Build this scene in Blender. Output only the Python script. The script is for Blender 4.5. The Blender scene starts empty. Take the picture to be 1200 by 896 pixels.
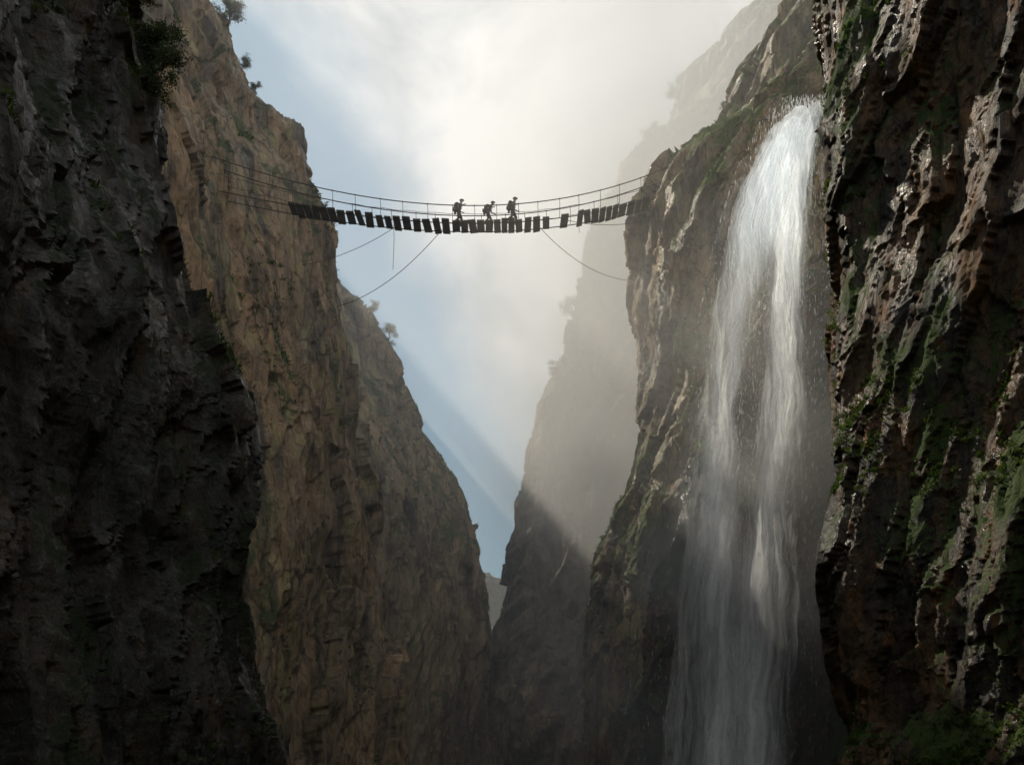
import bpy, math, random
import numpy as np
from mathutils import Vector
random.seed(4); rng=np.random.default_rng(4)
scene=bpy.context.scene
COL=scene.collection

# ------------------------------------------------------------------ noise
def h2(ix,iy,seed):
    ix=ix.astype(np.int64); iy=iy.astype(np.int64)
    h=(ix*374761393+iy*668265263+seed*974634777)&0x7fffffff
    h=((h^(h>>13))*1274126177)&0x7fffffff
    h=((h^(h>>15))*1911520717)&0x7fffffff
    h=h^(h>>12)
    return (h&0xffffff)/float(0x1000000)
def perlin(x,y,seed):
    ix=np.floor(x);iy=np.floor(y);fx=x-ix;fy=y-iy
    ux=fx*fx*fx*(fx*(fx*6-15)+10);uy=fy*fy*fy*(fy*(fy*6-15)+10)
    def g(a,b,dx,dy):
        t=h2(a,b,seed)*2*np.pi
        return np.cos(t)*dx+np.sin(t)*dy
    n00=g(ix,iy,fx,fy);n10=g(ix+1,iy,fx-1,fy);n01=g(ix,iy+1,fx,fy-1);n11=g(ix+1,iy+1,fx-1,fy-1)
    return ((n00*(1-ux)+n10*ux)*(1-uy)+(n01*(1-ux)+n11*ux)*uy)*1.5
def fbm(x,y,seed,o=5):
    s=0;a=1;t=0
    for i in range(o):
        s=s+a*perlin(x*2**i,y*2**i,seed+i*7);t+=a;a*=.5
    return s/t
def ridged(x,y,seed,o=4):
    s=0;a=1;t=0
    for i in range(o):
        s=s+a*(1-2*np.abs(perlin(x*2**i,y*2**i,seed+i*11)));t+=a;a*=.5
    return s/t
def facet(x,y,seed,tilt=1.0,step=.55):
    ix=np.floor(x);iy=np.floor(y)
    best=np.full(x.shape,1e9);val=np.zeros(x.shape)
    for i in(-1,0,1):
        for j in(-1,0,1):
            cx=ix+i;cy=iy+j
            px=cx+h2(cx,cy,seed);py=cy+h2(cx,cy,seed+1)
            dx=x-px;dy=y-py;d=dx*dx+dy*dy
            a=h2(cx,cy,seed+2)*2*np.pi
            v=(h2(cx,cy,seed+3)-.5)*step+tilt*(np.cos(a)*dx+np.sin(a)*dy*.6)
            m=d<best
            best=np.where(m,d,best);val=np.where(m,v,val)
    return val

# ------------------------------------------------------------------ node helpers
def newmat(name):
    m=bpy.data.materials.new(name);m.use_nodes=True
    nt=m.node_tree;nt.nodes.clear()
    return m,nt
def N(nt,t,**k):
    n=nt.nodes.new(t)
    for a,b in k.items(): setattr(n,a,b)
    return n
def L(nt,a,b): nt.links.new(a,b)
def ramp(nt,src,stops):
    r=N(nt,'ShaderNodeValToRGB');e=r.color_ramp.elements
    while len(e)<len(stops): e.new(.5)
    for i,(p,c) in enumerate(stops):
        e[i].position=p
        e[i].color=(c,c,c,1) if not hasattr(c,'__len__') else (*c,1)
    L(nt,src,r.inputs[0]);return r
def mixc(nt,f,a,b,mode='MIX'):
    m=N(nt,'ShaderNodeMix',data_type='RGBA',blend_type=mode)
    for s,v in((m.inputs[0],f),(m.inputs[6],a),(m.inputs[7],b)):
        if hasattr(v,'type') and hasattr(v,'links'): L(nt,v,s)
        elif hasattr(v,'__len__'): s.default_value=(*v,1)
        else: s.default_value=v
    return m.outputs[2]
def math_(nt,op,a,b=0.0,clamp=False):
    m=N(nt,'ShaderNodeMath',operation=op,use_clamp=clamp)
    for s,v in((m.inputs[0],a),(m.inputs[1],b)):
        if hasattr(v,'links'): L(nt,v,s)
        else: s.default_value=v
    return m.outputs[0]

def rock_mat(name,ca,cb,cdark,moss,wet,sc,mosscol=(.035,.06,.012),bump=1.0):
    m,nt=newmat(name)
    tc=N(nt,'ShaderNodeTexCoord').outputs['Object']
    def mp(scale,rot=(0,0,0)):
        k=N(nt,'ShaderNodeMapping');k.inputs['Scale'].default_value=scale;k.inputs['Rotation'].default_value=rot
        L(nt,tc,k.inputs[0]);return k.outputs[0]
    def noise(v,s,d=6,r=.6,dist=0):
        n=N(nt,'ShaderNodeTexNoise');n.inputs['Scale'].default_value=s;n.inputs['Detail'].default_value=d
        n.inputs['Roughness'].default_value=r;n.inputs['Distortion'].default_value=dist
        L(nt,v,n.inputs['Vector']);return n.outputs['Fac']
    big=noise(mp((1,1,.4),(0,.3,0)),.11/sc,5,.65,.4)
    col=mixc(nt,ramp(nt,big,[(.42,0),(.58,1)]).outputs[0],ca,cb)
    st=noise(mp((1,1,.1),(0,.16,0)),.55/sc,5,.65,.3)
    col=mixc(nt,ramp(nt,st,[(.38,1),(.52,0)]).outputs[0],col,cdark)
    fine=noise(mp((1,1,.45),(.2,.4,0)),2.2/sc,6,.72,.2)
    var=ramp(nt,fine,[(.3,.45),(.7,1.55)]).outputs[0]
    col=mixc(nt,1.0,col,var,'MULTIPLY')
    pt=noise(mp((1,1,.5)),.6/sc,3,.7,.5)
    col=mixc(nt,math_(nt,'MULTIPLY',ramp(nt,pt,[(.54,0),(.66,1)]).outputs[0],.55),col,(min(.5,ca[0]*1.8),ca[1]*1.5,ca[2]*1.1))
    geo=N(nt,'ShaderNodeNewGeometry')
    sep=N(nt,'ShaderNodeSeparateXYZ');L(nt,geo.outputs['Normal'],sep.inputs[0])
    mn=noise(mp((1,1,.5)),.22/sc,5,.7,.3)
    mm=math_(nt,'ADD',mn,math_(nt,'MULTIPLY',sep.outputs['Z'],.25))
    mk=ramp(nt,mm,[(.70-moss*.17,0),(.80-moss*.17,1)]).outputs[0]
    mcol=mixc(nt,fine,tuple(c*.5 for c in mosscol),tuple(c*1.5 for c in mosscol))
    col=mixc(nt,mk,col,mcol)
    rg=noise(mp((1,1,.2),(0,.2,0)),.4/sc,4,.65)
    rough=ramp(nt,rg,[(.40,.8),(.56,.8-.58*wet)]).outputs[0]
    rough=math_(nt,'MAXIMUM',rough,math_(nt,'MULTIPLY',mk,.9))
    vo=N(nt,'ShaderNodeTexVoronoi',feature='DISTANCE_TO_EDGE');vo.inputs['Scale'].default_value=.55/sc
    wv=N(nt,'ShaderNodeVectorMath',operation='ADD')
    nz=N(nt,'ShaderNodeTexNoise');nz.inputs['Scale'].default_value=.6/sc;nz.inputs['Detail'].default_value=3
    L(nt,tc,nz.inputs['Vector']);L(nt,mp((1,1,.3),(.1,.4,0)),wv.inputs[0]);L(nt,nz.outputs['Color'],wv.inputs[1])
    L(nt,wv.outputs[0],vo.inputs['Vector'])
    crk=ramp(nt,vo.outputs['Distance'],[(0,0),(.05,1)]).outputs[0]
    b1=N(nt,'ShaderNodeBump');b1.inputs['Distance'].default_value=.6*sc*bump;b1.inputs['Strength'].default_value=.9
    h=math_(nt,'ADD',fine,math_(nt,'MULTIPLY',st,.6));h=math_(nt,'ADD',h,math_(nt,'MULTIPLY',crk,.12))
    L(nt,h,b1.inputs['Height'])
    g2=noise(mp((1,1,.6)),9/sc,4,.75)
    b2=N(nt,'ShaderNodeBump');b2.inputs['Distance'].default_value=.16*sc*bump;b2.inputs['Strength'].default_value=.8
    L(nt,g2,b2.inputs['Height']);L(nt,b1.outputs[0],b2.inputs['Normal'])
    col=mixc(nt,1.0,col,ramp(nt,vo.outputs['Distance'],[(0,.4),(.04,1)]).outputs[0],'MULTIPLY')
    p=N(nt,'ShaderNodeBsdfPrincipled')
    L(nt,col,p.inputs['Base Color']);L(nt,rough,p.inputs['Roughness']);L(nt,b2.outputs[0],p.inputs['Normal'])
    o=N(nt,'ShaderNodeOutputMaterial');L(nt,p.outputs[0],o.inputs[0])
    return m
def simple_mat(name,c,rough=.8,bump=0,scale=20,var=.4,trans=0):
    m,nt=newmat(name)
    tc=N(nt,'ShaderNodeTexCoord').outputs['Object']
    n=N(nt,'ShaderNodeTexNoise');n.inputs['Scale'].default_value=scale;n.inputs['Detail'].default_value=3;L(nt,tc,n.inputs['Vector'])
    r=ramp(nt,n.outputs['Fac'],[(.3,tuple(x*(1-var) for x in c)),(.7,tuple(min(1,x*(1+var)) for x in c))])
    p=N(nt,'ShaderNodeBsdfPrincipled');L(nt,r.outputs[0],p.inputs['Base Color']);p.inputs['Roughness'].default_value=rough
    if bump:
        b=N(nt,'ShaderNodeBump');b.inputs['Distance'].default_value=bump;L(nt,n.outputs['Fac'],b.inputs['Height']);L(nt,b.outputs[0],p.inputs['Normal'])
    o=N(nt,'ShaderNodeOutputMaterial');out=p.outputs[0]
    if trans:
        t=N(nt,'ShaderNodeBsdfTranslucent');L(nt,r.outputs[0],t.inputs[0])
        mx=N(nt,'ShaderNodeMixShader');mx.inputs[0].default_value=trans;L(nt,out,mx.inputs[1]);L(nt,t.outputs[0],mx.inputs[2]);out=mx.outputs[0]
    L(nt,out,o.inputs[0]);return m

# ------------------------------------------------------------------ mesh helpers
def np_mesh(name,V,F,mat,parent=None,smooth=False):
    me=bpy.data.meshes.new(name);V=np.asarray(V,dtype=np.float32);F=np.asarray(F,dtype=np.int32)
    k=F.shape[1]
    me.vertices.add(len(V));me.vertices.foreach_set('co',V.ravel())
    me.loops.add(F.size);me.loops.foreach_set('vertex_index',F.ravel())
    me.polygons.add(len(F));me.polygons.foreach_set('loop_start',np.arange(0,F.size,k,dtype=np.int32))
    me.polygons.foreach_set('loop_total',np.full(len(F),k,dtype=np.int32))
    if smooth: me.polygons.foreach_set('use_smooth',np.ones(len(F),dtype=bool))
    me.update(calc_edges=True)
    if mat: me.materials.append(mat)
    o=bpy.data.objects.new(name,me);COL.objects.link(o)
    if parent: o.parent=parent
    return o
def grid_faces(nv,nu,flip=False):
    i=np.arange(nv*nu).reshape(nv,nu)
    q=np.stack([i[:-1,:-1],i[:-1,1:],i[1:,1:],i[1:,:-1]],-1).reshape(-1,4)
    return q[:,::-1] if flip else q
def resample(P,n,dens=None,smooth=2):
    P=np.array(P,float)
    for _ in range(smooth):
        Q=[P[0]]
        for a,b in zip(P[:-1],P[1:]): Q+= [a*.8+b*.2,a*.2+b*.8]
        Q.append(P[-1]);P=np.array(Q)
    d=np.r_[0,np.cumsum(np.linalg.norm(np.diff(P,axis=0),axis=1))]
    t=np.linspace(0,d[-1],2000);R=np.stack([np.interp(t,d,P[:,k]) for k in range(P.shape[1])],1)
    w=np.ones(2000) if dens is None else dens(R,t)
    c=np.cumsum(w);c=(c-c[0])/(c[-1]-c[0])
    tt=np.interp(np.linspace(0,1,n),c,t)
    return np.stack([np.interp(tt,d,P[:,k]) for k in range(P.shape[1])],1),tt
def cliff(name,side,Y,profile,plan,mat,sc,amp,seed,nu,nv,ztop,lean=1.0,el=1.0,near_lim=-34,fine=1.0):
    """profile: (x,z) of the outer edge; plan: (dx,dy) offsets from that edge, camera side first"""
    prof,vv=resample(profile,nv,lambda R,t:np.where((R[:,1]<ztop),1.0,.15))
    pl,ss=resample(plan,nu,lambda R,t:np.where((R[:,1]>near_lim*max(sc,.7))&(R[:,1]<8),1.0,.18))
    S,Vv=np.meshgrid(ss,vv)
    P=np.zeros((nv,nu,3))
    P[...,0]=prof[:,0][:,None]+pl[:,0][None]
    P[...,1]=Y+pl[:,1][None]
    P[...,2]=prof[:,1][:,None]+np.zeros(nu)[None]
    du=np.gradient(P,axis=1);dv=np.gradient(P,axis=0)
    n=np.cross(du,dv);n/=np.linalg.norm(n,axis=2,keepdims=True)+1e-9
    if (n[nv//3,:,0].mean())*(-side)<0: n=-n
    s=S/sc;v=Vv/sc
    wx=fbm(s/9,v/16,seed+50,4)*2.6;wy=fbm(s/9+31,v/14,seed+60,4)*3.0
    s2=s+wx;v2=v+wy
    th=math.radians(70);sg=lean*side*-1
    al=s2*math.cos(th)*sg+v2*math.sin(th);ac=s2*math.sin(th)-v2*math.cos(th)*sg
    d =1.6*ridged(ac/13,al/45,seed+1,3)-.5
    d+=2.0*facet(ac/7.5,al/(24*el),seed+5,.9)
    d+=1.25*facet(ac/2.9+fbm(s/3,v/4,seed+8,3)*.5,al/(9.5*el),seed+9,1.0)
    d+=.60*fine*facet(ac/1.15+fbm(s/1.2,v/1.8,seed+12,3)*.5,al/(3.4*el),seed+13,1.0)
    d+=.22*fine*facet(ac/.5,al/(1.2*el),seed+17,1.0)
    d+=.9*fbm(s/5,v/7,seed+20,6)
    d+=.22*ridged(ac/1.6,al/10,seed+25,4)
    d*=sc*amp
    P=P+n*d[...,None]
    P[...,2]+= (fbm(s/2.5+9,v/2.5,seed+30,4)*.4*sc)
    P[0,:,2]=-4
    o=np_mesh(name,P.reshape(-1,3),grid_faces(nv,nu,side>0),mat)
    du=np.gradient(P,axis=1);dv=np.gradient(P,axis=0);nn=np.cross(du,dv);nn/=np.linalg.norm(nn,axis=2,keepdims=True)+1e-9
    if (nn[...,0].mean())*(-side)<0: nn=-nn
    return P,nn

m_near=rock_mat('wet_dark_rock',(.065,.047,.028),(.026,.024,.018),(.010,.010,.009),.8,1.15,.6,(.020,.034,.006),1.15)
m_nearR=rock_mat('wet_brown_rock',(.24,.13,.058),(.055,.045,.032),(.015,.014,.012),1.12,1.0,.65,(.055,.10,.013),1.1)
m_mid=rock_mat('ochre_rock',(.46,.295,.165),(.31,.235,.16),(.115,.092,.072),.5,.4,1.2,(.07,.095,.025))
m_midR=rock_mat('brown_rock',(.5,.33,.17),(.28,.2,.12),(.085,.065,.048),1.1,.8,1.0,(.11,.15,.025))
m_far=rock_mat('far_rock',(.5,.36,.215),(.38,.285,.195),(.16,.125,.095),.5,.3,1.5,(.09,.11,.04),1.3)

plan_gen=lambda s,pts:[(s*a,b) for a,b in pts]
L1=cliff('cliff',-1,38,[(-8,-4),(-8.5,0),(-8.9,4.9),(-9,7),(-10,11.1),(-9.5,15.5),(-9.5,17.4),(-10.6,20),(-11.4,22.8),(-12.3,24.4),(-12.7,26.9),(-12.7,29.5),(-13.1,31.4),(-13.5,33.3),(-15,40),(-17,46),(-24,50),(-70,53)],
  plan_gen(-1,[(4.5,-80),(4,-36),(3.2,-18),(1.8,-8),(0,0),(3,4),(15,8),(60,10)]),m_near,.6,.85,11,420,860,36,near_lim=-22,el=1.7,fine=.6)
L2=cliff('cliff',-1,95,[(-9.5,-4),(-10.3,9.8),(-11.2,20.6),(-11.2,29.3),(-12,34.1),(-13.9,43.6),(-14.3,49.1),(-15.4,54.7),(-16.1,57.8),(-18.2,61.8),(-20.7,66.7),(-20.3,68.9),(-22,70.7),(-23.8,73.3),(-26.3,77.2),(-27.7,80.8),(-30,83),(-34,84),(-44,85),(-120,86)],
  plan_gen(-1,[(16,-60),(13,-42),(10,-28),(7,-14),(3,-6),(0,0),(4,7),(12,20),(22,34),(90,44)]),m_mid,1.4,.66,23,480,760,82,el=1.5,fine=.75)
L3=cliff('cliff',-1,170,[(-4,-4),(-3.5,16.3),(-3.2,27),(-2.4,36),(-4.4,51.2),(-8.2,58.3),(-13.3,68.2),(-16.9,73.9),(-20.4,85.2),(-24.7,90.9),(-28.5,95.8),(-32,98),(-38,99),(-50,100),(-140,102)],
  plan_gen(-1,[(26,-85),(20,-60),(14,-38),(7,-18),(3,-8),(0,0),(5,10),(10,30),(30,50),(120,60)]),m_far,1.5,.7,37,400,520,98,el=1.5)
R4=cliff('cliff',1,45,[(13,-4),(13.6,1),(14.1,5.5),(15,7.2),(14.1,10.6),(13.5,14.7),(13.9,18.1),(13.7,21.5),(13.5,24.1),(13.9,26.7),(13.6,29),(13.3,32.7),(13,35.4),(13.2,37.2),(12.9,39.1),(13.2,45),(15,51),(21,56),(80,60)],
  plan_gen(1,[(12,-85),(10,-30),(7.5,-14),(4,-7),(1.5,-3),(0,0),(3,5),(15,10),(60,12)]),m_nearR,.65,.62,59,420,860,42,near_lim=-26,el=1.4,fine=.8)
R3=cliff('cliff',1,86,[(6,-4),(6.5,9.1),(6.5,20.2),(7.5,26.7),(9.9,33.1),(10.2,41),(9.8,44.6),(9.4,50.5),(10.1,53.8),(10.9,55.2),(14.8,57.6),(16.6,59.5),(17.4,62),(19.0,66.4),(21.0,68.8),(26,70),(45,76),(110,80)],
  plan_gen(1,[(30,-44),(24,-22),(14,-13.5),(9,-11.8),(5,-10.3),(2.8,-8),(1.3,-4),(0,0),(3,6),(12,14),(30,22),(90,25)]),m_midR,.9,.68,71,440,700,75,el=1.3)
R3b=cliff('cliff',1,70,[(8.2,-4),(8.5,7.7),(8.75,15.6),(9.3,19.7),(10.8,22.6),(11.7,25.5),(12.5,29),(14.6,31.9),(15.7,36.6),(16.6,39.5),(20,41.5),(40,44)],
  plan_gen(1,[(30,-20),(14,-6),(8,-3.5),(3,-1.5),(0,0),(2,5),(8,10),(40,12)]),m_nearR,.7,.65,87,360,520,44)
R2=cliff('cliff',1,175,[(-9,-4),(-9,16.8),(-8.5,23.5),(-5.5,34),(-1.2,45.3),(-1.2,54.1),(0,59.9),(2,67.2),(5,76),(8,81.8),(10,90.5),(11.5,99.3),(15,108),(20,116),(24,120.4),(32,127),(62,135),(150,140)],
  plan_gen(1,[(50,-75),(38,-50),(26,-30),(14,-14),(6,-5),(0,0),(4,10),(20,30),(120,50)]),m_far,1.3,1.05,97,440,600,125,el=1.1)
R1=cliff('cliff',1,265,[(8,-4),(14,100),(22,156),(31,178),(42,191),(44,202),(59,207),(65,216),(73,226),(100,238),(160,246),(260,250)],
  plan_gen(1,[(60,-85),(40,-60),(18,-30),(5,-10),(0,0),(5,12),(40,30),(160,50)]),m_far,2.4,.8,113,260,360,232)
far=cliff('cliff',-1,420,[(90,-4),(60,45),(25,84),(0,98),(-20,103),(-60,106),(-140,108),(-300,110)],
  plan_gen(-1,[(-10,-50),(0,-35),(2,-15),(0,0),(5,20),(-40,40),(-160,60)]),m_far,3.0,.4,131,220,200,120)
back=cliff('cliff',-1,-62,[(-30,-4),(-29,20),(-30,45),(-33,60),(-40,66),(-90,70)],
  [(-90,2),(-30,-4),(0,4),(28,14),(34,0),(62,10),(80,-10),(160,-14)],m_nearR,1.5,.7,151,160,120,90)  # unseen gorge wall added behind the camera to block frontal sky light
# unseen ridge added above the left rim: its rising, stepped crest cuts the sunlight
ys=np.linspace(86,262,220);xs_=np.linspace(-1,1,60)
YY,XX=np.meshgrid(ys,xs_,indexing='ij')
crest=94.5+.34*(YY-133)+np.exp(-((YY-106)/8.)**4)*5+fbm(YY/7,YY*0,77,3)*.5
crest+=4.0*np.clip((YY-128)/1.5,0,1)*(YY<158)-3.0*np.clip((YY-176)/1.5,0,1)
crest=np.minimum(crest,131)
Zc=80+(crest-80)*(1-np.abs(XX)**1.2)+fbm(XX*6,YY/9,78,5)*3*np.abs(XX)
Xc=-41-.0*YY+XX*np.where(XX>0,6,60)+fbm(YY/10,XX*4,79,4)*2.0*np.abs(XX)
ridge=np_mesh('sun_blocking_ridge',np.stack([Xc,YY,Zc],-1).reshape(-1,3),grid_faces(220,60),m_mid)

# ------------------------------------------------------------------ ground + river
m_ground=rock_mat('gravel_ground',(.2,.17,.13),(.14,.12,.1),(.07,.06,.05),.5,.4,.6)
g=np.linspace(-1,1,260);gx=np.sign(g)*np.abs(g)**3*2500;gy=np.sign(g)*np.abs(g)**3*2500+60
X,Y=np.meshgrid(gx,gy)
Z=fbm(X/8,Y/8,5,5)*.8*np.clip(1-np.hypot(X,Y-60)/400,0,1)+np.minimum(np.abs(X-3)*.12,2.0)-1.2
np_mesh('ground',np.stack([X,Y,Z],-1).reshape(-1,3),grid_faces(260,260),m_ground)
m_w,nt=newmat('river_water');p=N(nt,'ShaderNodeBsdfPrincipled');p.inputs['Base Color'].default_value=(.05,.08,.07,1);p.inputs['Roughness'].default_value=.12
n=N(nt,'ShaderNodeTexNoise');n.inputs['Scale'].default_value=1.5;n.inputs['Detail'].default_value=5;b=N(nt,'ShaderNodeBump');b.inputs['Distance'].default_value=.2
L(nt,N(nt,'ShaderNodeTexCoord').outputs['Object'],n.inputs['Vector']);L(nt,n.outputs['Fac'],b.inputs['Height']);L(nt,b.outputs[0],p.inputs['Normal'])
o=N(nt,'ShaderNodeOutputMaterial');L(nt,p.outputs[0],o.inputs[0])
yy=np.linspace(-50,400,120);cx=3+2*np.sin(yy/14);W=np.stack([np.stack([cx-3.5,yy,0*yy-.85],1),np.stack([cx+3.5,yy,0*yy-.85],1)],1)
np_mesh('river',W.reshape(-1,3),grid_faces(120,2),m_w,smooth=True)

# ------------------------------------------------------------------ waterfall
def fall_mat(name,us,vs,lo,hi,seed,mxa=.96):
    m,nt=newmat(name)
    uv=N(nt,'ShaderNodeUVMap').outputs[0]
    def nz(su,sv,off,d=5,r=.62,dist=.15):
        k=N(nt,'ShaderNodeMapping');k.inputs['Scale'].default_value=(su,sv,1);k.inputs['Location'].default_value=(seed*3.1+off,seed*1.7,seed)
        L(nt,uv,k.inputs[0]);n=N(nt,'ShaderNodeTexNoise');n.inputs['Scale'].default_value=1;n.inputs['Detail'].default_value=d;n.inputs['Roughness'].default_value=r;n.inputs['Distortion'].default_value=dist
        L(nt,k.outputs[0],n.inputs['Vector']);return n.outputs['Fac']
    a=nz(us,vs,0);b=nz(us*.28,vs*.5,11,3,.5);c=nz(us*6,vs*14,7,3,.7)
    s=math_(nt,'ADD',math_(nt,'MULTIPLY',a,.5),math_(nt,'MULTIPLY',b,.5))
    s=math_(nt,'ADD',s,math_(nt,'MULTIPLY',math_(nt,'SUBTRACT',c,.5),.30))
    at=N(nt,'ShaderNodeAttribute',attribute_name='dens')
    s=math_(nt,'ADD',s,math_(nt,'SUBTRACT',at.outputs['Fac'],1.0))
    al=ramp(nt,s,[(lo,0),(hi,1)]).outputs[0]
    al=math_(nt,'MULTIPLY',al,mxa)
    d=N(nt,'ShaderNodeBsdfDiffuse');d.inputs[0].default_value=(.56,.58,.60,1)
    t=N(nt,'ShaderNodeBsdfTranslucent');t.inputs[0].default_value=(.93,.96,.99,1)
    mx=N(nt,'ShaderNodeAddShader');L(nt,d.outputs[0],mx.inputs[0]);L(nt,t.outputs[0],mx.inputs[1])
    tr=N(nt,'ShaderNodeBsdfTransparent');m2=N(nt,'ShaderNodeMixShader')
    L(nt,al,m2.inputs[0]);L(nt,tr.outputs[0],m2.inputs[1]);L(nt,mx.outputs[0],m2.inputs[2])
    o=N(nt,'ShaderNodeOutputMaterial');L(nt,m2.outputs[0],o.inputs[0])
    return m
fall=bpy.data.objects.new('waterfall',None);COL.objects.link(fall)
FZ=np.array([53.6,53.0,51.5,47,41.9,35.1,25.4,17.5,7,-.6])
FL=np.array([19.6,18.6,17.3,15.1,13.5,12.0,9.8,8.1,6.7,6.5])
FR=np.array([22.6,22.2,21.9,21.2,20.8,20.5,20.2,20.1,20.1,20.0])
FY=np.array([74.0,72.5,71.2,70.2,69.0,67.2,65.2,63.7,62.2,61.5])
def fall_sheet(k,a,b,dy,us,vs,lo,hi,split,nu=110,nv=420):
    z=np.interp(np.linspace(0,1,nv),[0,1],[FZ[0],FZ[-1]]);r=FZ[::-1]
    xl=np.interp(z,r,FL[::-1]);xr=np.interp(z,r,FR[::-1]);yb=np.interp(z,r,FY[::-1])
    u=np.linspace(0,1,nu);U,Zg=np.meshgrid(a+(b-a)*u,z)
    X=xl[:,None]+(xr-xl)[:,None]*U
    bul=np.sin(np.pi*np.clip(U,0,1))
    sm=np.convolve(np.pad(yb,20,'edge'),np.ones(41)/41,'valid')
    Yg=sm[:,None]-1.2*bul+dy+1.1*fbm(X/1.3,Zg/22,300+k,5)
    X=X+.7*fbm(X/3,Zg/7,310+k,4)
    P=np.stack([X,Yg,Zg],-1)
    o=np_mesh('water_sheet_%d'%k,P.reshape(-1,3),grid_faces(nv,nu),fall_mat('falling_water_%d'%k,us,vs,lo,hi,k+1,.95 if k==0 else .7),fall,True)
    me=o.data;uvl=me.uv_layers.new(name='UVMap')
    idx=np.zeros(len(me.loops),dtype=np.int32);me.loops.foreach_get('vertex_index',idx)
    UV=np.stack([U*9+.5*fbm(U*3,Zg/9,320+k,3),Zg],-1).reshape(-1,2)[idx];uvl.data.foreach_set('uv',UV.astype(np.float32).ravel())
    e=np.minimum(U-a,b-U)/(b-a)
    edge=np.clip(e/.36,0,1)
    edge=edge*edge*(3-2*edge)
    dens=.60+.40*edge
    c=.48-.03*np.sin(Zg/4);dens-=split*np.exp(-((U-c)/.08)**2)*np.clip((43-Zg)/5,0,1)*np.clip((Zg-14)/12,0,1)
    c2=.72+.02*np.sin(Zg/3);dens-=split*.22*np.exp(-((U-c2)/.05)**2)*np.clip((30-Zg)/6,0,1)
    c3=.27+.03*np.sin(Zg/5);dens-=split*.22*np.exp(-((U-c3)/.06)**2)*np.clip((24-Zg)/6,0,1)
    dens-=.02*np.clip((30-Zg)/24,0,1)
    dens+=.10*np.clip((Zg-34)/9,0,1)
    at=me.attributes.new('dens','FLOAT','POINT');at.data.foreach_set('value',dens.astype(np.float32).ravel())
fall_sheet(0,0,1,.9,1.6,.045,.26,.57,.28)
fall_sheet(1,.02,.98,0,3.6,.06,.42,.66,.4)
fall_sheet(2,-.14,1.06,-.9,7,.11,.39,.70,.4)
nd=9000
z=53-rng.random(nd)**1.3*50;xl=np.interp(z,FZ[::-1],FL[::-1]);xr=np.interp(z,FZ[::-1],FR[::-1]);yb=np.interp(z,FZ[::-1],FY[::-1])
u=np.clip(rng.normal(.5,.25,nd),-.03,1.03);x=xl+(xr-xl)*u;y=yb-1.5-rng.random(nd)*1.6
ln=.04+rng.random(nd)**3*.22;w=.010+rng.random(nd)*.012
V=np.zeros((nd,4,3));V[:,0]=np.stack([x-w,y,z],1);V[:,1]=np.stack([x,y-w,z-ln],1);V[:,2]=np.stack([x+w,y,z],1);V[:,3]=np.stack([x,y,z+ln],1)
md=simple_mat('water_droplets',(.85,.87,.88),.3,trans=.6,var=.1)
np_mesh('droplets',V.reshape(-1,3),np.arange(nd*4).reshape(-1,4),md,fall)

# ------------------------------------------------------------------ tubes
class MB:
    def __init__(s): s.v=[];s.f=[]
    def tube(s,pts,rad,n=6):
        pts=[Vector(p) for p in pts];
        if not hasattr(rad,'__len__'): rad=[rad]*len(pts)
        b=len(s.v)
        for i,p in enumerate(pts):
            d=(pts[min(i+1,len(pts)-1)]-pts[max(i-1,0)]).normalized()
            a=d.orthogonal().normalized() if abs(d.z)>.9 else d.cross(Vector((0,0,1))).normalized();c=d.cross(a)
            for k in range(n):
                t=2*math.pi*k/n;s.v.append(tuple(p+(a*math.cos(t)+c*math.sin(t))*rad[i]))
        for i in range(len(pts)-1):
            for k in range(n):
                k2=(k+1)%n;s.f.append((b+i*n+k,b+i*n+k2,b+(i+1)*n+k2,b+(i+1)*n+k))
        s.f.append(tuple(b+k for k in range(n))[::-1]);e=b+(len(pts)-1)*n;s.f.append(tuple(e+k for k in range(n)))
    def box(s,c,ax,ay,az):
        b=len(s.v);c=Vector(c)
        for i in(-1,1):
            for j in(-1,1):
                for k in(-1,1): s.v.append(tuple(c+ax*i+ay*j+az*k))
        for q in((0,1,3,2),(4,6,7,5),(0,4,5,1),(2,3,7,6),(0,2,6,4),(1,5,7,3)): s.f.append(tuple(b+x for x in q))
    def ell(s,c,r,n=12,m=8):
        b=len(s.v)
        for i in range(m+1):
            ph=math.pi*i/m
            for k in range(n):
                t=2*math.pi*k/n;d=(math.sin(ph)*math.cos(t),math.sin(ph)*math.sin(t),math.cos(ph))
                s.v.append(tuple(c[j]+r[j]*d[j] for j in range(3)))
        for i in range(m):
            for k in range(n):
                k2=(k+1)%n;s.f.append((b+i*n+k,b+(i+1)*n+k,b+(i+1)*n+k2,b+i*n+k2))
    def obj(s,name,mat,parent=None,smooth=False,loc=None):
        me=bpy.data.meshes.new(name);me.from_pydata(s.v,[],s.f);me.materials.append(mat)
        if smooth:
            for p in me.polygons:p.use_smooth=True
        o=bpy.data.objects.new(name,me);COL.objects.link(o)
        if parent:o.parent=parent
        if loc:o.location=loc
        return o

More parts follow.
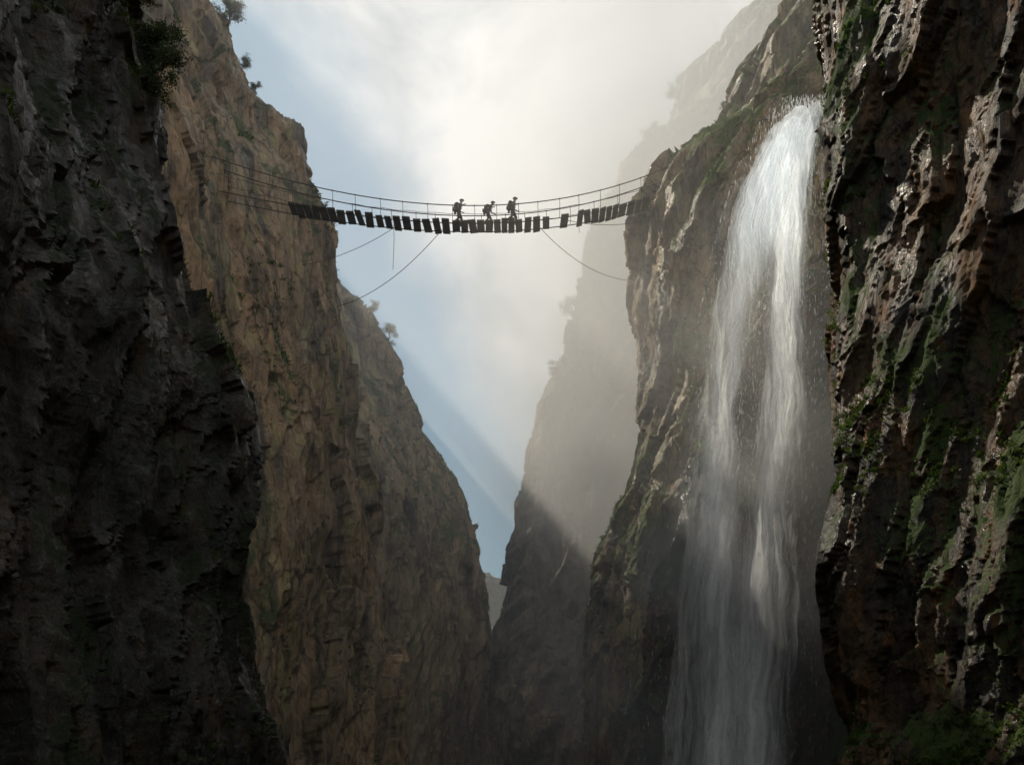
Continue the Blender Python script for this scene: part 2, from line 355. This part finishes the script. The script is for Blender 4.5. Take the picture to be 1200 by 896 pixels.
# ------------------------------------------------------------------ bridge
m_plank=simple_mat('weathered_wood',(.08,.066,.052),.85,.01,9,.5)
m_rope=simple_mat('rope',(.06,.05,.042),.9,.003,30,.3)
bridge=bpy.data.objects.new('rope_bridge',None);COL.objects.link(bridge)
dk=np.polyfit([-24,-17.3,-10,-4.7,0,5.3,9.6,13],[52.1,51.05,50.4,50.3,50.65,51.5,52.6,53.8],4)
rl=np.polyfit([-25,-17.3,-10,-4.7,0,5.3,9.6,15.5],[55,52.8,51.8,51.55,51.9,52.9,54.4,57.3],4)
Dz=lambda x:float(np.polyval(dk,x));Rz=lambda x:float(np.polyval(rl,x));By=lambda x:80+.09*x
pb=MB();x=-17.0
while x<10.4:
    w=.22+random.random()*.08
    dense=(x<-13.5) or (-5.4<x<-.2) or (4<x<7) or (7.2<x<9.8)
    gap=random.uniform(.04,.09) if dense else random.uniform(.14,.26)
    skip=(2.7<x<3.4) or random.random()<.025
    if not skip:
        t=math.atan((Dz(x+.1)-Dz(x-.1))/.2)+random.gauss(0,.06);yaw=random.gauss(0,.04)
        ax=Vector((math.cos(t),0,math.sin(t)))*w;az=Vector((-math.sin(t),0,math.cos(t)))*.045
        hl=.84+random.uniform(-.09,.08);ay=Vector((-math.sin(yaw),math.cos(yaw),random.gauss(0,.03)))*hl
        pb.box((x+w,By(x)+random.gauss(0,.05),Dz(x+w)+random.gauss(0,.02)),ax,ay,az)
    x+=2*w+gap
pb.obj('planks',m_plank,bridge)
rb=MB()
xs=np.linspace(-25.5,13.5,90)
for sy in(-.55,.55):
    rb.tube([(a,By(a)+sy,Dz(a)-.07) for a in xs],.035)
    xr_=np.linspace(-26,16.5,100)
    rb.tube([(a,By(a)+sy*1.15,Rz(a)) for a in xr_],.035)
    rb.tube([(a,By(a)+sy*1.1,(Rz(a)+Dz(a))/2+.03*math.sin(a*3)) for a in xs],.016)
    a=-23.5
    while a<13:
        rb.tube([(a,By(a)+sy,Dz(a)-.1),(a+.03,By(a)+sy*1.08,(Dz(a)+Rz(a))/2),(a,By(a)+sy*1.15,Rz(a))],.02,5)
        rb.ell((a,By(a)+sy*1.15,Rz(a)),(.055,.055,.07),6,4)
        a+=random.choice([1.5,1.7,1.9])
def sag(p,q,s,n=24):
    return [(p[0]+(q[0]-p[0])*t,p[1]+(q[1]-p[1])*t,p[2]+(q[2]-p[2])*t-s*4*t*(1-t)) for t in np.linspace(0,1,n)]
rb.tube(sag((-5.2,79.5,50.3),(-14,82,45.4),1.0),.024,5)
rb.tube(sag((-8.8,79.5,50.4),(-17,83,49.3),.5),.02,5)
rb.tube([(-9.2,79.5,50.4),(-9.15,79.5,49.3),(-9.3,80,47.2)],.02,5)
rb.tube(sag((2.0,80.5,51.0),(9.5,84.5,48.9),.9),.02,5)
rb.tube(sag((4.2,80.5,51.4),(14,80,52.3),.9),.02,5)
rb.tube([(5.2,80.5,51.6),(5.3,80.5,50.4)],.018,5)
rb.obj('ropes',m_rope,bridge)

# ------------------------------------------------------------------ hikers
m_skin=simple_mat('skin',(.35,.2,.14),.6);m_hair=simple_mat('hair',(.03,.02,.015),.8)
m_trs=simple_mat('dark_trousers',(.03,.03,.035),.9);m_boot=simple_mat('boots',(.03,.022,.016),.7)
jk=[(.03,.035,.045),(.045,.03,.025),(.03,.035,.03)]
def hiker(x,scale,pose,ci,face=1):
    root=bpy.data.objects.new('hiker',None);COL.objects.link(root)
    root.location=(x,By(x),Dz(x)+.05);root.scale=(scale*face,scale,scale)
    lean=pose['lean']
    def T(p):
        q=Vector(p)
        if q.z>.95:
            dz=q.z-.95;q=Vector((q.x+dz*math.sin(lean),q.y,.95+dz*math.cos(lean)))
        return q
    V=[];E=[];R=[]
    def add(p,r,par=None):
        V.append(tuple(T(p)));R.append(r)
        if par is not None:E.append((par,len(V)-1))
        return len(V)-1
    pel=add((0,0,.95),.15);s1=add((.01,0,1.12),.135,pel);ch=add((.02,0,1.36),.165,s1);nk=add((.03,0,1.5),.062,ch);hd=add((.05,0,1.62),.075,nk)
    hands=[]
    for sgn,leg,arm in((1,pose['legL'],pose['armL']),(-1,pose['legR'],pose['armR'])):
        h=add((0,.1*sgn,.88),.105,pel)
        k=add((leg[0][0],.11*sgn,leg[0][1]),.07,h);a=add((leg[1][0],.11*sgn,leg[1][1]),.05,k)
        f=add((leg[2][0],.12*sgn,leg[2][1]),.045,a)
        s=add((.02,.19*sgn,1.41),.07,ch);e=add((arm[0][0],arm[0][1]*sgn,arm[0][2]),.052,s);w=add((arm[1][0],arm[1][1]*sgn,arm[1][2]),.034,e)
        hands.append((Vector(V[e]),Vector(V[w]),sgn))
    me=bpy.data.meshes.new('body');me.from_pydata(V,E,[]);o=bpy.data.objects.new('body',me);COL.objects.link(o);o.parent=root
    o.modifiers.new('Skin','SKIN')
    sv=me.skin_vertices[0].data if me.skin_vertices else None
    if sv is None:
        bpy.context.view_layer.objects.active=o;bpy.ops.object.select_all(action='DESELECT');o.select_set(True)
        bpy.ops.mesh.customdata_skin_add();sv=me.skin_vertices[0].data
    for i,r in enumerate(R): sv[i].radius=(r,r)
    sv[0].use_root=True
    sb=o.modifiers.new('Sub','SUBSURF');sb.levels=2;sb.render_levels=2
    me.materials.append(simple_mat('jacket',jk[ci],.85))
    tb=MB();bb=MB();hb=MB()
    for sgn,leg in((1,pose['legL']),(-1,pose['legR'])):
        tb.tube([(0,.1*sgn,.97),(leg[0][0]*.5,.105*sgn,(.95+leg[0][1])/2),(leg[0][0],.11*sgn,leg[0][1]),((leg[0][0]+leg[1][0])/2,.11*sgn,(leg[0][1]+leg[1][1])/2),(leg[1][0],.11*sgn,leg[1][1]+.03)],[.13,.118,.088,.083,.068],10)
        a=Vector((leg[1][0],.11*sgn,leg[1][1]));f=Vector((leg[2][0],.12*sgn,leg[2][1]));d=(f-a).normalized()
        bb.tube([a+Vector((0,0,.08)),a,a+d*.08-Vector((0,0,.01)),f,f+d*.05],[.062,.066,.06,.055,.03],10)
    tb.obj('trousers',m_trs,root,True);bb.obj('boots',m_boot,root,True)
    c=T((.06,0,1.70));head=MB();head.ell(c,(.098,.078,.118),14,10)
    head.tube([c+Vector((.085,0,.02)),c+Vector((.118,0,-.02)),c+Vector((.092,0,-.032))],[.01,.016,.012],6)
    head.ell(c+Vector((.085,0,-.062)),(.014,.026,.008),8,4)
    for s in(1,-1): head.ell(c+Vector((-.005,.08*s,-.005)),(.02,.01,.032),8,5)
    head.obj('head',m_skin,root,True)
    ey=MB()
    for s in(1,-1): ey.ell(c+Vector((.087,.03*s,.005)),(.01,.012,.008),6,4)
    ey.ell(c+Vector((-.02,0,.025)),(.1,.088,.11),12,8);ey.obj('hair_and_eyes',m_hair,root,True)
    ht=MB();ht.ell(c+Vector((0,0,.075)),(.105,.095,.075),12,6);ht.ell(c+Vector((.02,0,.06)),(.165,.14,.012),14,4);ht.obj('hat',m_trs,root,True)
    for e,w,sgn in hands:
        d=(w-e).normalized();side=d.cross(Vector((0,sgn,0.01))).normalized();ct=Vector((0,sgn*1.0,0))
        hb.tube([w-d*.01,w+d*.04,w+d*.085],[.026,.036,.032],8)
        for i,(ln) in enumerate((.07,.08,.075,.06)):
            b=w+d*.08+side*(-.026+.0175*i)
            hb.tube([b,b+d*ln*.5-ct*.008,b+d*ln*.75-ct*.028,b+d*ln*.8-ct*.048],[.0095,.009,.008,.006],6)
        b=w+d*.03-side*.03;hb.tube([b,b+d*.03-side*.025-ct*.01,b+d*.055-side*.025-ct*.028],[.012,.011,.008],6)
    hb.obj('hands',m_skin,root,True)
    pk=lambda p:T(p)
    bp=MB();pz=pose.get('pack',1.0)
    bp.ell(pk((-.24*pz**.5,0,1.24)),(.15*pz,.17*pz,.29*pz),14,10);bp.ell(pk((-.22,0,1.50)),(.14*pz,.165*pz,.08),12,6)
    for s in(1,-1): bp.ell(pk((-.24,.16*pz*s,1.15)),(.08,.06,.14),10,6)
    bp.ell(pk((-.38*pz**.5,0,1.12)),(.07,.12,.13),10,6)
    bp.tube([pk((-.26,-.24,.98)),pk((-.26,.24,.98))],[.075,.075],10)
    for s in(1,-1): bp.tube([pk((-.1,.09*s,1.48)),pk((.04,.1*s,1.53)),pk((.15,.11*s,1.42)),pk((.14,.12*s,1.25)),pk((-.05,.15*s,1.08))],.02,6)
    bp.obj('backpack',simple_mat('pack_cloth',(.035,.03,.028),.9),root,True)
    return root
walk1=dict(lean=.18,legL=[(.20,.52),(.10,.12),(.26,.05)],legR=[(.02,.5),(-.28,.16),(-.16,.05)],armL=[(-.02,.28,1.17),(.2,.3,1.12)],armR=[(.16,.34,1.2),(.38,.5,1.15)],pack=1.12)
walk2=dict(lean=.42,legL=[(.24,.54),(.12,.12),(.28,.05)],legR=[(.05,.5),(-.2,.13),(-.06,.05)],armL=[(.16,.36,1.2),(.38,.5,1.2)],armR=[(.14,.3,1.15),(.34,.4,1.12)],pack=1.05)
walk3=dict(lean=.12,legL=[(.24,.55),(.2,.12),(.36,.06)],legR=[(-.06,.5),(-.4,.2),(-.3,.06)],armL=[(.1,.3,1.18),(.3,.42,1.2)],armR=[(.0,.3,1.15),(.22,.42,1.1)],pack=1.0)
hiker(-4.15,1.14,walk1,0);hiker(-1.9,1.08,walk2,1);hiker(.05,1.18,walk3,2)

# ------------------------------------------------------------------ vegetation
m_leaf=simple_mat('leaves',(.05,.075,.022),.7,var=.6,scale=3,trans=.35);m_bark=simple_mat('bark',(.09,.07,.05),.9,.01)
m_fern=simple_mat('ferns',(.075,.12,.022),.7,var=.6,scale=1.5,trans=.35)
def near(P,n,t):
    d=((P-np.array(t))**2).sum(-1);i=np.unravel_index(np.argmin(d),d.shape);return Vector(P[i]),Vector(n[i])
def leafquads(C,size):
    k=len(C);a=rng.normal(size=(k,3));a/=np.linalg.norm(a,axis=1,keepdims=True);b=rng.normal(size=(k,3));b=np.cross(a,b);b/=np.linalg.norm(b,axis=1,keepdims=True)
    s=(size*(.6+rng.random(k)*.8))[:,None]
    return np.stack([C-a*s,C-b*s*.45,C+a*s,C+b*s*.45],1).reshape(-1,3)
def shrub(name,base,h,lean,seed):
    r=random.Random(seed);root=bpy.data.objects.new(name,None);COL.objects.link(root)
    t=MB();base=Vector(base)-Vector((lean*.3,0,.2));pts=[base];cl=[]
    for i in range(1,6): pts.append(base+Vector((lean*h*(i/5)**1.3+r.gauss(0,.03*h),r.gauss(0,.03*h),h*.85*i/5)))
    t.tube(pts,[h*.045*(1-i/7) for i in range(6)],7)
    for i in range(12):
        j=r.randint(1,5);p=pts[j];an=r.uniform(0,6.28);ln=h*r.uniform(.22,.45)*(1.2-j*.1)
        q=p+Vector((math.cos(an)*ln,math.sin(an)*ln,ln*r.uniform(.1,.7)));m=(p+q)/2+Vector((0,0,ln*.08))
        t.tube([p,m,q],[h*.018,h*.012,h*.005],5);cl+= [q,m*.4+q*.6]
        for _ in range(3):
            q2=q+Vector((r.gauss(0,1),r.gauss(0,1),r.gauss(.2,.7)))*h*.1;t.tube([m,q2],[h*.008,h*.003],4);cl.append(q2)
    t.obj('trunk',m_bark,root)
    C=[]
    for c in cl:
        n=r.randint(40,80);C.append(np.array(c)+rng.normal(size=(n,3))*np.array([.075,.075,.055])*h)
    V=leafquads(np.concatenate(C),h*.026)
    np_mesh('leaves',V,np.arange(len(V)).reshape(-1,4),m_leaf,root)
for i,(c,t,h,ln) in enumerate([(L1,(-12.6,37.5,30.5),2.0,.35),(L1,(-12.5,36,28.6),1.5,.3),(L1,(-12.9,37,32.2),1.6,.2),(L2,(-25.6,95,77.6),2.4,.35),(L2,(-24.3,95,74.6),1.7,.5),(L2,(-26.6,95,79.5),1.6,.2),(L2,(-23.2,95,72.6),1.2,.3),
        (L3,(-23.5,170,90.5),2.8,.1),(L3,(-20.4,170,86.2),2.8,.1),(L3,(-16.5,170,74.5),2.0,.1),(R2,(10,175,92),4,-.1),(R2,(8,175,83),2.6,-.1),(R1,(43,265,196),6,-.1),(R1,(35,265,186),5,-.1),(R3,(16,86,57),1.2,-.1),(R3,(18.5,86,63),1.5,-.1)]):
    p,n=near(*c,t);shrub('shrub',p,h,ln,i)
C=[];
def tufts(c,count,thr,size,zmin,zmax,seed):
    P,n=c;m=(n[...,2]>.2)&(P[...,2]>zmin)&(P[...,2]<zmax)&(fbm(P[...,2]/3.5/size*.08,P[...,0]/3/size*.08+P[...,1]/3/size*.08,seed,4)>thr)
    I=np.argwhere(m)
    if len(I)==0:return
    I=I[rng.integers(0,len(I),count)];B=P[I[:,0],I[:,1]];k=9
    out=[]
    for j in range(k):
        a=rng.random(count)*6.283;l=size*(.5+rng.random(count));d=np.stack([np.cos(a),np.sin(a),.5+rng.random(count)],1)*l[:,None]
        s=np.stack([-np.sin(a),np.cos(a),0*a],1)*(l*.13)[:,None]
        mid=B+d*.55;tip=B+d*np.array([1,1,.55])
        out.append(np.stack([B,mid-s,tip,mid+s],1))
    C.append(np.concatenate(out).reshape(-1,3))
tufts(L1,2500,.12,.16,3,36,401);tufts(R4,9000,.08,.17,3,42,402);tufts(R3b,1500,.05,.25,3,40,403);tufts(R3,4500,.08,.22,5,60,404);tufts(L2,2500,.16,.3,10,80,405)
V=np.concatenate(C);np_mesh('fern_foliage',V,np.arange(len(V)).reshape(-1,4),m_fern)

# ------------------------------------------------------------------ sun, sky, mist
el=math.radians(48);az=math.radians(50)
S=Vector((-math.sin(az)*math.cos(el),math.cos(az)*math.cos(el),math.sin(el)))
sl=bpy.data.lights.new('sun','SUN');sl.energy=5;sl.angle=math.radians(.5);sl.color=(1,.90,.74)
so=bpy.data.objects.new('sun',sl);COL.objects.link(so);so.rotation_euler=S.to_track_quat('Z','Y').to_euler()
w=bpy.data.worlds.new('World');scene.world=w;w.use_nodes=True;nt=w.node_tree;nt.nodes.clear()
sk=N(nt,'ShaderNodeTexSky',sky_type='NISHITA');sk.sun_disc=False;sk.sun_elevation=el;sk.sun_rotation=-az;sk.dust_density=.6;sk.ozone_density=.6
skc=mixc(nt,1.0,sk.outputs[0],(.86,1.0,.86),'MULTIPLY')
bg=N(nt,'ShaderNodeBackground');L(nt,skc,bg.inputs[0]);bg.inputs[1].default_value=.13
tc=N(nt,'ShaderNodeTexCoord').outputs['Generated']
dt=N(nt,'ShaderNodeVectorMath',operation='DOT_PRODUCT');L(nt,tc,dt.inputs[0]);dt.inputs[1].default_value=(.8,-.273,.6)
n1=N(nt,'ShaderNodeTexNoise');n1.inputs['Scale'].default_value=3.4;n1.inputs['Detail'].default_value=8;n1.inputs['Roughness'].default_value=.58;n1.inputs['Distortion'].default_value=.4;L(nt,tc,n1.inputs['Vector'])
v=math_(nt,'ADD',math_(nt,'MULTIPLY',dt.outputs['Value'],4.6),math_(nt,'MULTIPLY',n1.outputs['Fac'],1.3))
cm=ramp(nt,v,[(.64,.10),(.98,1)]).outputs[0]
n2=N(nt,'ShaderNodeTexNoise');n2.inputs['Scale'].default_value=5.5;n2.inputs['Detail'].default_value=8;n2.inputs['Roughness'].default_value=.55;n2.inputs['Distortion'].default_value=.6;L(nt,tc,n2.inputs['Vector'])
cc=ramp(nt,n2.outputs['Fac'],[(.40,(.56,.61,.64)),(.60,(1,.99,.97))]).outputs[0]
b2=N(nt,'ShaderNodeBackground');L(nt,cc,b2.inputs[0]);b2.inputs[1].default_value=.95
mx=N(nt,'ShaderNodeMixShader');L(nt,cm,mx.inputs[0]);L(nt,bg.outputs[0],mx.inputs[1]);L(nt,b2.outputs[0],mx.inputs[2])
o=N(nt,'ShaderNodeOutputWorld');L(nt,mx.outputs[0],o.inputs[0])

def boxmesh(name,lo,hi,mat):
    b=MB();c=[(a+d)/2 for a,d in zip(lo,hi)];h=[(d-a)/2 for a,d in zip(lo,hi)]
    b.box(c,Vector((h[0],0,0)),Vector((0,h[1],0)),Vector((0,0,h[2])));return b.obj(name,mat)
m,nt=newmat('valley_haze');vs=N(nt,'ShaderNodeVolumeScatter');vs.inputs['Color'].default_value=(.98,.98,.98,1);vs.inputs['Density'].default_value=.0034;vs.inputs['Anisotropy'].default_value=.4
o=N(nt,'ShaderNodeOutputMaterial');L(nt,vs.outputs[0],o.inputs[1])
boxmesh('haze',(-60,60,-10),(90,290,105),m)
def mistbank(name,lo,hi,dens,nscale,an=.5):
    m,nt=newmat(name+'_vapour');tc=N(nt,'ShaderNodeTexCoord')
    try: m.cycles.volume_step_rate=2.5
    except Exception: pass
    mp=N(nt,'ShaderNodeMapping');mp.inputs['Location'].default_value=(-1,-1,-1);mp.inputs['Scale'].default_value=(2,2,2);L(nt,tc.outputs['Generated'],mp.inputs[0])
    ln=N(nt,'ShaderNodeVectorMath',operation='LENGTH');L(nt,mp.outputs[0],ln.inputs[0])
    n=N(nt,'ShaderNodeTexNoise');n.inputs['Scale'].default_value=nscale;n.inputs['Detail'].default_value=1.5;L(nt,tc.outputs['Object'],n.inputs['Vector'])
    f=math_(nt,'SUBTRACT',1.0,ln.outputs['Value'],True)
    f=math_(nt,'MULTIPLY',f,ramp(nt,n.outputs['Fac'],[(.36,.1),(.64,1)]).outputs[0])
    v=N(nt,'ShaderNodeVolumeScatter');v.inputs['Color'].default_value=(.98,.98,.98,1);v.inputs['Anisotropy'].default_value=an;L(nt,math_(nt,'MULTIPLY',f,dens),v.inputs['Density'])
    o=N(nt,'ShaderNodeOutputMaterial');L(nt,v.outputs[0],o.inputs[1])
    return boxmesh(name,lo,hi,m)
mistbank('mist',(-10,66,6),(50,168,124),.055,.045)
mistbank('spray',(-3,52,-14),(30,76,44),.13,.16)

cam=bpy.data.cameras.new('camera');co=bpy.data.objects.new('camera',cam);COL.objects.link(co)
cam.lens=36;cam.sensor_width=36;cam.shift_y=.46;cam.clip_end=6000;cam.clip_start=.1
co.location=(0,0,1.6);co.rotation_euler=(math.radians(90),0,0)
scene.camera=co
scene.view_settings.view_transform='Standard';scene.view_settings.look='None';scene.view_settings.exposure=0
